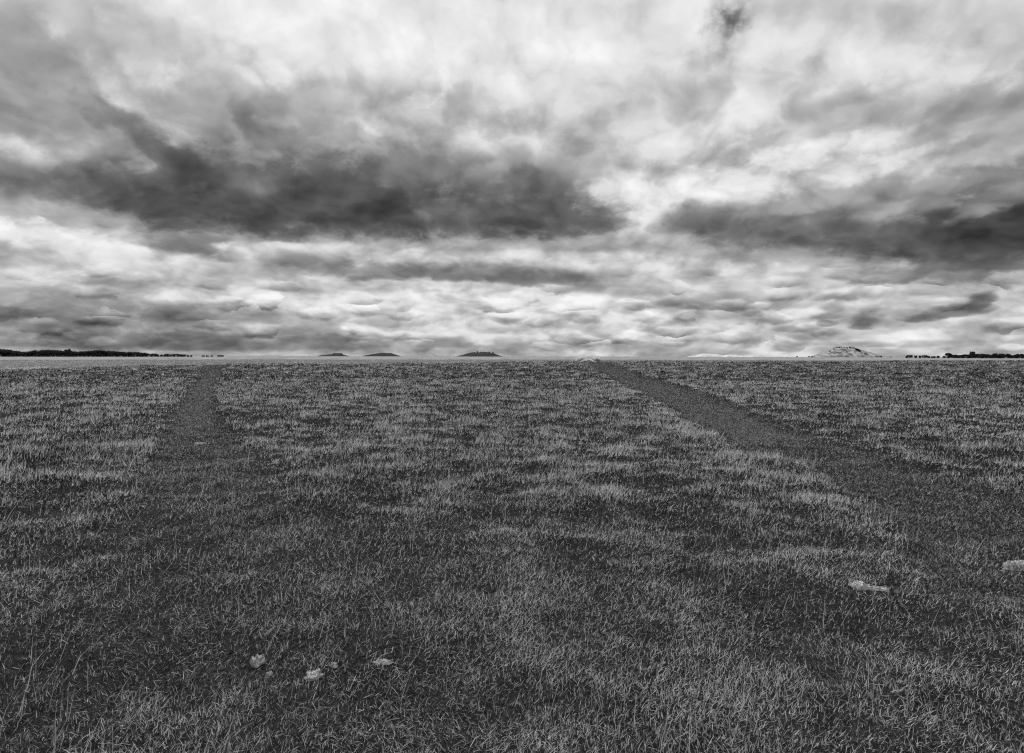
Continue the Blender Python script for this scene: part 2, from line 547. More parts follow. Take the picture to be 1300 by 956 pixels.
def grey(k, v):
    c = k.node('ShaderNodeCombineColor')
    for i in range(3):
        k.put(c.inputs[i], v)
    return c.outputs[0]


def attr(k, name):
    a = k.node('ShaderNodeAttribute', attribute_name=name)
    return a.outputs['Fac']


def ground_material():
    """dead thatch and soil between the blades; dry pale hay on the far slope"""
    mt, k, o = new_mat("moor ground")
    geo = k.node('ShaderNodeNewGeometry')
    p = geo.outputs['Position']
    fine = k.noise(p, 38.0, 5, 0.65).outputs['Fac']
    mid = k.noise(p, 2.2, 5, 0.6).outputs['Fac']
    big = k.noise(p, 0.09, 5, 0.6).outputs['Fac']
    streak = k.noise(k.vm('MULTIPLY', p, (0.14, 0.03, 0.0)).outputs[0], 1.0, 6, 0.7).outputs['Fac']
    dark = k.mapr(fine, 0.3, 0.72, 0.007, 0.04)
    dark = k.m('MULTIPLY', dark, k.mapr(mid, 0.3, 0.7, 0.7, 1.35))
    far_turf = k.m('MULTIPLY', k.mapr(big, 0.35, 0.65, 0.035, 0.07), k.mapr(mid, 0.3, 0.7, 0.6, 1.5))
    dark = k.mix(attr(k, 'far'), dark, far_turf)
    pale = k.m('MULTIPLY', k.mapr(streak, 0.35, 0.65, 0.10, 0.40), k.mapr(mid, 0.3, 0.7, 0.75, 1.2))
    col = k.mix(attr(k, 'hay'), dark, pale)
    bs = k.node('ShaderNodeBsdfPrincipled')
    k.l.new(grey(k, col), bs.inputs['Base Color'])
    bs.inputs['Roughness'].default_value = 0.95
    bs.inputs['Specular IOR Level'].default_value = 0.02
    bump = k.node('ShaderNodeBump')
    bump.inputs['Strength'].default_value = 0.8
    bump.inputs['Distance'].default_value = 0.03
    k.l.new(fine, bump.inputs['Height'])
    k.l.new(bump.outputs[0], bs.inputs['Normal'])
    k.l.new(bs.outputs[0], o.inputs[0])
    return mt


def path_material():
    """trodden short turf with bare earth showing"""
    mt, k, o = new_mat("trodden earth")
    geo = k.node('ShaderNodeNewGeometry')
    p = geo.outputs['Position']
    fine = k.noise(p, 55.0, 5, 0.7).outputs['Fac']
    mid = k.noise(p, 3.0, 5, 0.6).outputs['Fac']
    peb = k.node('ShaderNodeTexVoronoi', feature='F1')
    k.put(peb.inputs['Vector'], p)
    peb.inputs['Scale'].default_value = 22.0
    spots = k.m('MULTIPLY', k.mapr(peb.outputs['Distance'], 0.10, 0.16, 1.0, 0.0), k.mapr(k.noise(p, 9.0, 2).outputs['Fac'], 0.56, 0.64, 0.0, 1.0))
    col = k.m('MULTIPLY', k.mapr(fine, 0.3, 0.7, 0.036, 0.10), k.mapr(mid, 0.3, 0.7, 0.75, 1.3))
    col = k.mix(k.m('MULTIPLY', spots, 0.7), col, 0.30)
    bs = k.node('ShaderNodeBsdfPrincipled')
    k.l.new(grey(k, col), bs.inputs['Base Color'])
    bs.inputs['Roughness'].default_value = 0.95
    bs.inputs['Specular IOR Level'].default_value = 0.02
    bump = k.node('ShaderNodeBump')
    bump.inputs['Strength'].default_value = 0.9
    bump.inputs['Distance'].default_value = 0.02
    k.l.new(fine, bump.inputs['Height'])
    k.l.new(bump.outputs[0], bs.inputs['Normal'])
    k.l.new(bs.outputs[0], o.inputs[0])
    return mt


def blade_material(name):
    mt, k, o = new_mat(name)
    tone = attr(k, 'tone')
    c = grey(k, tone)
    df = k.node('ShaderNodeBsdfPrincipled')
    k.l.new(c, df.inputs['Base Color'])
    df.inputs['Roughness'].default_value = 0.55
    df.inputs['Specular IOR Level'].default_value = 0.08
    tr = k.node('ShaderNodeBsdfTranslucent')
    k.l.new(c, tr.inputs['Color'])
    ms = k.node('ShaderNodeMixShader')
    ms.inputs[0].default_value = 0.32
    k.l.new(df.outputs[0], ms.inputs[1])
    k.l.new(tr.outputs[0], ms.inputs[2])
    k.l.new(ms.outputs[0], o.inputs[0])
    return mt


M_GROUND = ground_material()
M_PATH = path_material()
M_BLADE = blade_material("grass blades")


def mesh_from_arrays(name, verts, loops, starts, totals, mat, attrs=None, smooth=False):
    me = bpy.data.meshes.new(name)
    me.vertices.add(len(verts))
    me.vertices.foreach_set("co", np.ascontiguousarray(verts, dtype=np.float32).ravel())
    me.loops.add(len(loops))
    me.loops.foreach_set("vertex_index", np.ascontiguousarray(loops, dtype=np.int32))
    me.polygons.add(len(starts))
    me.polygons.foreach_set("loop_start", np.ascontiguousarray(starts, dtype=np.int32))
    me.polygons.foreach_set("loop_total", np.ascontiguousarray(totals, dtype=np.int32))
    for nm, (dom, arr) in (attrs or {}).items():
        a = me.attributes.new(nm, 'FLOAT', dom)
        a.data.foreach_set("value", np.ascontiguousarray(arr, dtype=np.float32))
    me.polygons.foreach_set("use_smooth", np.full(len(starts), smooth))
    me.update(calc_edges=True)
    me.materials.append(mat)
    return me


def link(name, me, parent=None, **props):
    ob = bpy.data.objects.new(name, me)
    COL.objects.link(ob)
    if parent is not None:
        ob.parent = parent
    for k, v in props.items():
        ob[k] = v
    return ob


# ------------------------------------------------------------------ ground: one sheet to the horizon
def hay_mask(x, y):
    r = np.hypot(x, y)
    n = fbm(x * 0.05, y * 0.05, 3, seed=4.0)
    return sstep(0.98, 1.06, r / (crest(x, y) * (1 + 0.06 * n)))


def build_ground():
    front = np.radians(np.arange(-56, 56.01, 0.3))
    back = np.radians(np.arange(59, 302, 3.0))
    az = np.concatenate([front, back])
    rr = [0.35]
    while rr[-1] < 9000:
        r = rr[-1]
        rr.append(r * (1.016 if r < 260 else 1.06))
    rr = np.array(rr)
    A, R = np.meshgrid(az, rr)
    x, y = (R * np.sin(A)).ravel(), (R * np.cos(A)).ravel()
    z = height(x, y)
    na, nr = len(az), len(rr)
    verts = np.stack([x, y, z], 1)
    verts = np.vstack([verts, [[0, 0, height(np.array([0.0]), np.array([0.0]))[0]]]])
    i = np.arange(nr - 1)[:, None] * na
    j = np.arange(na)[None, :]
    j2 = (j + 1) % na
    q = np.stack([i + j, i + na + j, i + na + j2, i + j2], -1).reshape(-1, 4)
    q = q[:, ::-1]
    c = len(verts) - 1
    tri = np.stack([np.full(na, c), np.arange(na), (np.arange(na) + 1) % na], 1)[:, ::-1]
    loops = np.concatenate([q.ravel(), tri.ravel()])
    starts = np.concatenate([np.arange(len(q)) * 4, len(q) * 4 + np.arange(len(tri)) * 3])
    tot = np.concatenate([np.full(len(q), 4), np.full(len(tri), 3)])
    vx, vy = verts[:, 0], verts[:, 1]
    hay = hay_mask(vx, vy)
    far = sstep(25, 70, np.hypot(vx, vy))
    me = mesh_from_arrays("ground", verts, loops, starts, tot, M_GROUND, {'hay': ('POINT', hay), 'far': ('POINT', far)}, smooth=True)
    # normals must face up
    if me.polygons[10].normal.z < 0:
        me.flip_normals()
    link("ground", me, kind='structure')


build_ground()


# ------------------------------------------------------------------ the two footpaths, thin sheets on the hollowed turf
def build_path(c, name, r_min):
    c = np.array(c)
    seg = np.hypot(np.diff(c[:, 0]), np.diff(c[:, 1]))
    s = np.concatenate([[0], np.cumsum(seg)])
    n = max(60, int(s[-1] / 0.25))
    t = np.linspace(0, s[-1], n)
    cx, cy, hw = (np.interp(t, s, c[:, i]) for i in range(3))
    ker = np.ones(9) / 9
    for arr in (cx, cy, hw):
        arr[4:-4] = np.convolve(arr, ker, 'valid')
    tx, ty = np.gradient(cx), np.gradient(cy)
    L = np.hypot(tx, ty)
    nx, ny = ty / L, -tx / L
    m = 13
    u = np.linspace(-1, 1, m)
    wl = hw * (0.92 + 0.16 * fbm(t * 0.8, t * 0 + 3.3, 3))
    wr = hw * (0.92 + 0.16 * fbm(t * 0.8, t * 0 + 8.3, 3))
    X = cx[:, None] + nx[:, None] * np.where(u < 0, u * wl[:, None], u * wr[:, None])
    Y = cy[:, None] + ny[:, None] * np.where(u < 0, u * wl[:, None], u * wr[:, None])
    keep = np.hypot(cx, cy) > r_min
    X, Y = X[keep], Y[keep]
    n = len(X)
    dive = sstep(0.62, 1.0, np.abs(u)[None, :] + 0.55 * fbm(X * 1.1, Y * 1.1, 4, 0.6, seed=61.0))
    tail = np.maximum(sstep(r_min + 6.0, r_min, np.hypot(X, Y) + 3.5 * fbm(X * 0.9, Y * 0.9, 4, seed=62.0)), 0)
    Zz = height(X.ravel(), Y.ravel()).reshape(X.shape) + 0.007 - 0.05 * np.maximum(dive, tail)
    verts = np.stack([X.ravel(), Y.ravel(), Zz.ravel()], 1)
    i = np.arange(n - 1)[:, None] * m
    j = np.arange(m - 1)[None, :]
    q = np.stack([i + j, i + j + 1, i + m + j + 1, i + m + j], -1).reshape(-1, 4)
    me = mesh_from_arrays(name, verts, q.ravel(), np.arange(len(q)) * 4, np.full(len(q), 4), M_PATH, smooth=True)
    if me.polygons[len(q) // 2].normal.z < 0:
        me.flip_normals()
    link(name, me, kind='structure')


build_path(CA, "footpath", 10.0)
build_path(CB, "footpath", 7.5)

# ------------------------------------------------------------------ stones lying in the turf


def stone_material():
    mt, k, o = new_mat("pale limestone")
    tcn = k.node('ShaderNodeTexCoord')
    p = tcn.outputs['Object']
    a = k.noise(p, 48.0, 6, 0.7).outputs['Fac']
    b = k.noise(p, 160.0, 4, 0.6).outputs['Fac']
    col = k.m('MULTIPLY', k.mapr(a, 0.40, 0.56, 0.24, 0.76), k.mapr(b, 0.3, 0.65, 0.65, 1.1))
    bs = k.node('ShaderNodeBsdfPrincipled')
    k.l.new(grey(k, col), bs.inputs['Base Color'])
    bs.inputs['Roughness'].default_value = 0.9
    bs.inputs['Specular IOR Level'].default_value = 0.15
    bump = k.node('ShaderNodeBump')
    bump.inputs['Strength'].default_value = 1.0
    bump.inputs['Distance'].default_value = 0.012
    k.l.new(k.m('ADD', a, k.m('MULTIPLY', b, 0.5)), bump.inputs['Height'])
    k.l.new(bump.outputs[0], bs.inputs['Normal'])
    k.l.new(bs.outputs[0], o.inputs[0])
    return mt


M_STONE = stone_material()
STONE_PRINTS = []


def stone(px, py, wpx, depth, high, rot, label, seed, jag=0.25):
    x, y = ground_hit(px, py)
    d = math.hypot(x, y)
    w = wpx * d / F_PX
    rs = np.random.default_rng(int(seed * 10))
    bm = bmesh.new()
    # a split slab: hull of scattered corners, then cut finer and chipped
    for k in range(9):
        a = 2 * math.pi * (k + rs.uniform(-.4, .4)) / 9
        q = rs.uniform(1 - 0.8 * jag, 1.08)
        bm.verts.new((math.cos(a) * q, math.sin(a) * q, rs.uniform(-0.5, 0.55)))
        q *= rs.uniform(0.6, 0.9)
        bm.verts.new((math.cos(a) * q, math.sin(a) * q, rs.uniform(0.55, 1.0)))
    bm.verts.new((0, 0, -0.6))
    hull = bmesh.ops.convex_hull(bm, input=bm.verts[:])
    bmesh.ops.delete(bm, geom=list({e for e in hull['geom_interior'] + hull['geom_unused'] if isinstance(e, bmesh.types.BMVert)}), context='VERTS')
    bmesh.ops.triangulate(bm, faces=bm.faces[:])
    for k in range(4):
        bmesh.ops.subdivide_edges(bm, edges=bm.edges[:], cuts=1, use_grid_fill=True)
    co_ = np.array([v.co[:] for v in bm.verts])
    n1 = fbm(co_[:, 0] * 2.2 + seed, co_[:, 1] * 2.2 + co_[:, 2] * 1.7, 4, 0.6, seed=seed)
    n2 = fbm(co_[:, 0] * 6 + co_[:, 2] * 4, co_[:, 1] * 6 + seed, 3, 0.6, seed=seed + 5)
    c2 = co_ * (1 + jag * 0.7 * n1 + 0.10 * n2)[:, None]
    c2[:, 2] += 0.45 * np.minimum(n1, 0.1) + 0.30 * n2
    c2 *= np.array([w / 2, depth / 2, high * 1.05])
    for v, c in zip(bm.verts, c2):
        v.co = c
    me = bpy.data.meshes.new("stone")
    bm.to_mesh(me)
    bm.free()
    me.materials.append(M_STONE)
    z = float(height(np.array([x]), np.array([y]))[0])
    ob = link("stone", me, label=label, category="stone")
    ob.location = (x, y, z - high * 0.12)
    ob.rotation_euler = (RNG.uniform(-.05, .05) + 0.10, RNG.uniform(-.06, .06), rot)
    STONE_PRINTS.append((x, y - 0.01, w * 0.50, depth * 0.52 + 0.012, rot))


stone(1091, 748, 25, .110, .036, 0.1, "rounded pale stone at the left end of a broken row in the right foreground turf", 1.3)
stone(1116, 750, 28, .075, .022, -0.1, "low broken grey stone half grown over, just right of the rounded pale stone", 2.7, 0.5)
stone(1294, 718, 48, .140, .055, 0.1, "bright jagged stone cut by the right edge of the picture", 3.9, 0.4)
stone(326, 838, 22, .095, .036, 0.3, "bright knobbly stone at the left end of the bottom foreground stones", 5.1, 0.4)
stone(399, 856, 26, .105, .022, -0.2, "broad flat pale stone, largest of those at the bottom of the foreground", 6.6, 0.45)
stone(424, 844, 12, .040, .018, 0.0, "tiny pale stone just right of the broad flat stone", 7.2)
stone(486, 840, 28, .050, .018, 0.15, "long thin pale stone in the foreground, rightmost of the bottom stones", 8.8, 0.35)
stone(342, 852, 10, .040, .016, 0.2, "small dull grey stone below the bright knobbly stone", 9.4)
stone(254, 561, 17, .100, .045, 0.0, "thin white stone lying alone on the left footpath", 10.9)

# ------------------------------------------------------------------ far hills


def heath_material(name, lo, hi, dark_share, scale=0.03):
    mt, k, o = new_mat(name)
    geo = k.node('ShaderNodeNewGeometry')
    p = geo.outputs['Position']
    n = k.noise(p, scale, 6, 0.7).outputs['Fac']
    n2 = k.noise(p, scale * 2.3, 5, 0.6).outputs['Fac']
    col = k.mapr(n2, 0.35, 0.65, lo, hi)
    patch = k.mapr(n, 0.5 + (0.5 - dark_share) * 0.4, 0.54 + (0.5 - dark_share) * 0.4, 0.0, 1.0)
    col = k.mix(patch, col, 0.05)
    bs = k.node('ShaderNodeBsdfPrincipled')
    k.l.new(grey(k, col), bs.inputs['Base Color'])
    bs.inputs['Roughness'].default_value = 1.0
    bs.inputs['Specular IOR Level'].default_value = 0.0
    k.l.new(bs.outputs[0], o.inputs[0])
    return mt


M_HEATH = heath_material("dark heather", 0.025, 0.07, 0.6)
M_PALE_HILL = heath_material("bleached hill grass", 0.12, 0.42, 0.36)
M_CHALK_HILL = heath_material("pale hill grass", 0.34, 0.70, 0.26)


def at_distance(px, dist):
    """ground position in the direction of photo column px"""
    d = ray(px, 452.0)
    s = dist / math.hypot(d.x, d.y)
    return d.x * s, d.y * s


HILL_D = 3000.0
HPX = HILL_D / F_PX


def hill(x0, x1, tops, mat, seed, deep=0.8, rough=0.12):
    """tops: (photo x, height in photo px above the skyline)"""
    cx, cy = at_distance(0.5 * (x0 + x1), HILL_D)
    half = 0.5 * (x1 - x0) * HPX * 1.04
    tx = (np.array([t[0] for t in tops]) - 0.5 * (x0 + x1)) * HPX
    tz = np.array([t[1] for t in tops]) * HPX + 2.0
    n = 90
    u = np.linspace(-1, 1, n)
    U, V = np.meshgrid(u, u)
    X, Y = U * half, V * half * deep
    prof = np.interp(X, tx, tz)
    cross = np.clip(1 - V * V, 0, 1) ** 0.8
    Z = prof * cross + rough * tz.max() * fbm(X / half * 5 + seed, Y / half * 5, 4, 0.6, seed=seed) * cross * np.clip(prof / tz.max(), 0, 1)
    edge = np.maximum(np.abs(U), np.abs(V)) > 0.985
    Z = np.where(edge, -2.0, np.maximum(Z, -0.5))
    verts = np.stack([X.ravel(), Y.ravel(), Z.ravel()], 1)
    i = np.arange(n - 1)[:, None] * n
    j = np.arange(n - 1)[None, :]
    q = np.stack([i + j, i + j + 1, i + n + j + 1, i + n + j], -1).reshape(-1, 4)
    me = mesh_from_arrays("hill", verts, q.ravel(), np.arange(len(q)) * 4, np.full(len(q), 4), mat, smooth=True)
    ob = link("hill", me, kind='structure')
    ob.location = (cx, cy, 0)
    ob.rotation_euler = (0, 0, -math.atan2(cx, cy))
    return ob


def hill_top(ob, u, v=0.0):
    """world point on the hill's surface, u and v in metres from its middle"""
    me = ob.data
    best = min(me.vertices, key=lambda w: (w.co.x - u) ** 2 + (w.co.y - v) ** 2)
    return ob.matrix_basis @ best.co


H1 = hill(405, 441, [(405, 0), (412, 1.2), (421, 1.9), (424, 3.4), (433, 3.2), (435, 1.6), (441, 0)], M_HEATH, 1.0)
H2 = hill(462, 508, [(462, 0), (470, 1.6), (478, 2.8), (484, 3.9), (496, 3.6), (502, 1.6), (508, 0)], M_HEATH, 2.0)
H3 = hill(581, 637, [(581, 0), (590, 2.2), (597, 4.4), (606, 4.6), (616, 5.0), (626, 4.2), (631, 1.8), (637, 0)], M_HEATH, 3.0)
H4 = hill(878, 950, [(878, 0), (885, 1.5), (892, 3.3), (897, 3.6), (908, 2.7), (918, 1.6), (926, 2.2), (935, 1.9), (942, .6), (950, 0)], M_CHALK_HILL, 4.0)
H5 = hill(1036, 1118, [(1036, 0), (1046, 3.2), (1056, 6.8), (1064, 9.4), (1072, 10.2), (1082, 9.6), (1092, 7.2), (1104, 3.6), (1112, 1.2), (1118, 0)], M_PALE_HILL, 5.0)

# ------------------------------------------------------------------ trees on the skyline


def foliage_material():
    mt, k, o = new_mat("dark foliage")
    oi = k.node('ShaderNodeObjectInfo')
    geo = k.node('ShaderNodeNewGeometry')
    n = k.noise(geo.outputs['Position'], 0.9, 3, 0.6).outputs['Fac']
    col = k.m('MULTIPLY', k.mapr(n, 0.3, 0.7, 0.016, 0.045), k.mapr(oi.outputs['Random'], 0, 1, 0.8, 1.25))
    bs = k.node('ShaderNodeBsdfPrincipled')
    k.l.new(grey(k, col), bs.inputs['Base Color'])
    bs.inputs['Roughness'].default_value = 0.9
    bs.inputs['Specular IOR Level'].default_value = 0.02
    k.l.new(bs.outputs[0], o.inputs[0])
    return mt


def bark_material():
    mt, k, o = new_mat("bark")
    geo = k.node('ShaderNodeNewGeometry')
    n = k.noise(geo.outputs['Position'], 6.0, 4, 0.6).outputs['Fac']
    bs = k.node('ShaderNodeBsdfPrincipled')
    k.l.new(grey(k, k.mapr(n, 0.3, 0.7, 0.03, 0.09)), bs.inputs['Base Color'])
    bs.inputs['Roughness'].default_value = 0.95
    k.l.new(bs.outputs[0], o.inputs[0])
    return mt


M_LEAF, M_BARK = foliage_material(), bark_material()


def crown_mesh(seed, wide):
    """unit-height crown: leaf clumps through several lobes, scrubby to the ground, up to 1.0 of the tree's height"""
    rng = np.random.default_rng(seed)
    vs, fs = [], []
    lobes = [(0, 0, 0.55, 0.36 * wide, 0.40), (0, 0, 0.22, 0.42 * wide, 0.24)]
    for i in range(9):
        a = rng.uniform(0, 2 * np.pi)
        q = rng.uniform(0.15, 0.32) * wide
        lobes.append((math.cos(a) * q, math.sin(a) * q, rng.uniform(0.32, 0.78), rng.uniform(.14, .24) * wide, rng.uniform(.14, .22)))
    for (cx, cy, cz, r, h) in lobes:
        for k in range(150):
            d = rng.normal(0, 1, 3)
            d /= np.linalg.norm(d)
            s = rng.uniform(0.45, 1.08)
            c = np.array([cx + d[0] * r * s, cy + d[1] * r * s, max(0.0, cz + d[2] * h * s)])
            sz = rng.uniform(0.028, 0.06)
            t1 = rng.normal(0, 1, 3)
            t1 /= np.linalg.norm(t1)
            t2 = np.cross(t1, d)
            t2 /= np.linalg.norm(t2) + 1e-9
            b = len(vs)
            vs += [c - t1 * sz, c + t2 * sz * .8, c + t1 * sz, c - t2 * sz * .8]
            fs.append((b, b + 1, b + 2, b + 3))
    vs = np.array(vs)
    vs[:, 2] *= 1.0 / vs[:, 2].max()
    me = bpy.data.meshes.new("crown")
    me.from_pydata([tuple(v) for v in vs], [], fs)
    me.materials.append(M_LEAF)
    return me


def trunk_mesh():
    bm = bmesh.new()

    def limb(p, q, r0, r1):
        p, q = Vector(p), Vector(q)
        ax = (q - p).normalized()
        s = ax.orthogonal().normalized()
        t = ax.cross(s)
        rings = []
        for c, r in ((p, r0), (q, r1)):
            rings.append([bm.verts.new(c + (s * math.cos(a) + t * math.sin(a)) * r) for a in [i * math.pi / 4 for i in range(8)]])
        for i in range(8):
            bm.faces.new((rings[0][i], rings[0][(i + 1) % 8], rings[1][(i + 1) % 8], rings[1][i]))
        bm.faces.new(rings[1])
    limb((0, 0, -0.03), (0.01, 0, 0.30), 0.045, 0.030)
    limb((0.01, 0, 0.30), (0.0, 0.02, 0.75), 0.030, 0.010)
    for a in range(5):
        an = a * 1.3
        limb((0.01, 0, 0.28 + 0.06 * a), (0.22 * math.cos(an), 0.22 * math.sin(an), 0.48 + 0.07 * a), 0.018, 0.006)
    me = bpy.data.meshes.new("trunk")
    bm.to_mesh(me)
    bm.free()
    me.materials.append(M_BARK)
    return me


CROWNS = [crown_mesh(1, 1.0), crown_mesh(2, 1.3), crown_mesh(3, 1.7), crown_mesh(4, 0.8)]
TRUNK = trunk_mesh()


def tree(x, y, z, h, kind, label, group=None, rz=0.0, wide=1.0):
    t = bpy.data.objects.new("tree", None)
    COL.objects.link(t)
    t.location = (x, y, z)
    t.rotation_euler = (0, 0, rz)
    t.scale = (h * wide, h * wide, h)
    t['label'] = label
    t['category'] = 'tree'
    if group:
        t['group'] = group
    link("crown", CROWNS[kind], t)
    link("trunk", TRUNK, t)
    return t


def skyline_tree(px, top_px, dist, base_px, kind, label, group=None, wide=1.0):
    d = dist + RNG.uniform(-30, 60)
    x, y = at_distance(px, d)
    z = float(height(np.array([x]), np.array([y]))[0])
    h = (base_px - top_px + 0.6) * d / F_PX * 1.12
    return tree(x, y, z - 0.11 * h, h, kind, label, group, RNG.uniform(0, 6.28), wide)


LEFT_TOP = [(-60, 443), (0, 443), (14, 443.4), (20, 445.3), (30, 445.6), (36, 444.6), (46, 444.6), (55, 443.2), (70, 443.6), (80, 445.6), (100, 445.5),
            (110, 445.2), (120, 443.6), (130, 444.4), (150, 445.2), (172, 445.3), (184, 446.6), (190, 447.8), (198, 447.8), (206, 448.8), (214, 448.2),
            (228, 448.0), (236, 448.6), (246, 450.0)]
lx = np.array([p[0] for p in LEFT_TOP], float)
ly = np.array([p[1] for p in LEFT_TOP], float)
GL = "trees of the continuous dark treeline on the left skyline"
px_ = -46.0
while px_ < 244:
    top = float(np.interp(px_, lx, ly)) + RNG.uniform(-0.4, 0.5)
    skyline_tree(px_, top, 900, 451.2, int(RNG.integers(0, 3)), "dark broadleaf tree in the unbroken treeline along the left skyline", GL, 1.25)
    px_ += RNG.uniform(3.6, 5.0)
skyline_tree(88.5, 441.9, 885, 451.2, 0, "tallest round-topped tree of the dark left treeline, rising above the rest", None, 1.1)
for q_ in (258, 263, 269):
    skyline_tree(q_, 449.9, 900, 451.4, 2, "low bush-like tree in the small cluster just right of the left treeline", "low cluster beyond the left treeline's end", 1.2)
for q_ in (278, 282):
    skyline_tree(q_, 449.5, 900, 451.4, 2, "low dark tree of the pair farthest right past the left treeline", "last pair past the left treeline", 1.1)

GR = "trees of the dark treeline on the right skyline"
RIGHT = [(1210, 449.8), (1213, 450.2), (1217, 450.6), (1221, 449.9), (1225, 449.4), (1229, 449.3), (1237, 448.7), (1241, 448.8), (1245, 448.4), (1249, 448.7), (1253, 449.6),
         (1257, 449.9), (1261, 449.3), (1269, 449.4), (1276, 448.8), (1281, 449.9), (1285, 450.2), (1290, 450.3), (1294, 449.0), (1298, 449.3),
         (1303, 449.6), (1309, 449.0), (1315, 449.4), (1321, 448.8), (1328, 449.2), (1335, 449.0)]
for (q_, tp) in RIGHT:
    skyline_tree(q_, tp, 1000, 453.7, int(RNG.integers(0, 3)), "dark tree in the unbroken treeline along the right skyline", GR, 1.3)
skyline_tree(1204, 447.9, 1000, 453.6, 1, "big round tree at the left end of the right treeline", None, 1.0)
skyline_tree(1234, 446.6, 1000, 453.6, 3, "slim tallest tree sticking out of the right treeline", None, 0.9)
skyline_tree(1265, 447.6, 1000, 453.6, 0, "rounded taller tree near the middle of the right treeline", None, 1.1)
skyline_tree(1272, 447.9, 1000, 453.6, 0, "rounded taller tree right beside another near the right treeline's middle", None, 1.0)
GS = "small separate trees left of the right treeline"
skyline_tree(1155, 449.9, 1000, 453.4, 2, "broad dark tree at the far left of the scattered skyline trees on the right", None, 1.1)
skyline_tree(1174, 450.1, 1000, 453.4, 2, "broad dark tree in the middle of the scattered skyline trees on the right", None, 1.0)
for q_, tp in ((1151, 451.9), (1162.5, 451.0), (1168, 451.0), (1179, 451.0), (1183, 451.6), (1186, 451.2), (1190.5, 450.9), (1198, 451.0)):
    skyline_tree(q_, tp, 1000, 453.5, 3 if q_ < 1170 else 0, "small dark tree scattered along the skyline left of the right treeline", GS, 1.2)

for q_ in (1012, 1027, 1031, 1119, 1131):
    skyline_tree(q_, 452.1, 1800, 453.2, int(RNG.integers(0, 4)), "tiny far-off tree dotted along the skyline either side of the pale right-hand hill", "tiny trees dotted beside the pale hill", 0.9)

# woods on the hills
for (u, hh) in ((-12, 5), (-5, 8), (3, 6), (10, 5), (22, 7), (30, 6)):
    p_ = hill_top(H3, u * HPX * 0.55, -20)
    tree(p_.x, p_.y, p_.z - 0.5, hh * 0.85, 1, "dark tree on top of the darkest middle hill", "trees on the dark middle hill", u, 1.2)
for (u, v, hh) in ((-9, 0, 7), (-6.5, -6, 8), (-4, -10, 5), (-1, -14, 5), (2, -16, 5), (4, -10, 8), (6, -6, 6), (8, -24, 6), (10, -36, 7), (11.5, -50, 8), (12.5, -60, 9), (13.6, -70, 9), (-12, -40, 5), (-16, -60, 5)):
    p_ = hill_top(H5, (u - 3) * HPX, v)
    tree(p_.x, p_.y, p_.z - 0.4, hh, int(RNG.integers(0, 3)), "dark tree on the summit and side of the pale right-hand hill", "trees on the pale right-hand hill", u, 1.1)

# ------------------------------------------------------------------ bleached tussocks where the right path meets the skyline


def pale_tussock(px, dist, wpx, hpx, label, seed):
    x, y = at_distance(px, dist)
    d = dist
    w, h = wpx * d / F_PX, hpx * d / F_PX
    rng = np.random.default_rng(seed)
    n = 700
    bx, by = rng.normal(0, w * 0.22, n), rng.normal(0, 0.12, n)
    L = h * rng.uniform(0.7, 1.5, n) * np.exp(-(bx / (w * 0.4)) ** 2)
    z0 = float(height(np.array([x]), np.array([y]))[0])
    z = np.minimum(height(x + bx, y + by) - z0, 0.02) * 0.0
    out_dir = np.arctan2(by, bx)
    me = blades_mesh("pale tussock", bx, by, L, np.full(n, 0.11), np.abs(rng.normal(0.9, 0.3, n)), out_dir, rng.normal(0, .6, n), rng.uniform(0.62, 0.82, n), False, z)
    ob = link("grass_tussock", me, label=label, category="grass tussock")
    ob.location = (x, y, z0)
    return ob


# ------------------------------------------------------------------ grass


def blades_mesh(name, x, y, L, w, lean, lean_dir, face, tone, simple, z=None):
    n = len(x)
    if z is None:
        z = height(x, y)
    z = z - 0.006
    dx, dy = np.cos(lean_dir), np.sin(lean_dir)
    sx, sy = np.cos(face), np.sin(face)
    if simple:
        v = np.empty((n, 3, 3), np.float32)
        cl, sl_ = np.cos(lean), np.sin(lean)
        v[:, 0] = np.stack([x - sx * w / 2, y - sy * w / 2, z], 1)
        v[:, 1] = np.stack([x + sx * w / 2, y + sy * w / 2, z], 1)
        v[:, 2] = np.stack([x + dx * sl_ * L, y + dy * sl_ * L, z + cl * L], 1)
        return mesh_from_arrays(name, v.reshape(-1, 3), np.arange(n * 3), np.arange(n) * 3, np.full(n, 3), M_BLADE, {'tone': ('FACE', tone)})
    bend = np.where(RNG.random(n) < 0.22, RNG.uniform(0.15, 0.45, n), 0.06)
    a1, a2 = lean * (1 - bend), np.minimum(lean * (1 + bend), 1.7)
    mx, my, mz = x + dx * np.sin(a1) * L * .52, y + dy * np.sin(a1) * L * .52, z + np.cos(a1) * L * .52
    tx, ty, tz = mx + dx * np.sin(a2) * L * .48, my + dy * np.sin(a2) * L * .48, mz + np.cos(a2) * L * .48
    v = np.empty((n, 5, 3), np.float32)
    v[:, 0] = np.stack([x - sx * w / 2, y - sy * w / 2, z], 1)
    v[:, 1] = np.stack([x + sx * w / 2, y + sy * w / 2, z], 1)
    v[:, 2] = np.stack([mx + sx * w * .38, my + sy * w * .38, mz], 1)
    v[:, 3] = np.stack([mx - sx * w * .38, my - sy * w * .38, mz], 1)
    v[:, 4] = np.stack([tx, ty, tz], 1)
    b = np.arange(n)[:, None] * 5
    loops = (b + np.array([0, 1, 2, 3, 3, 2, 4])[None, :]).ravel()
    starts = (np.arange(n)[:, None] * 7 + np.array([0, 4])[None, :]).ravel()
    tot = np.tile([4, 3], n)
    return mesh_from_arrays(name, v.reshape(-1, 3), loops, starts, tot, M_BLADE, {'tone': ('FACE', np.repeat(tone, 2))})


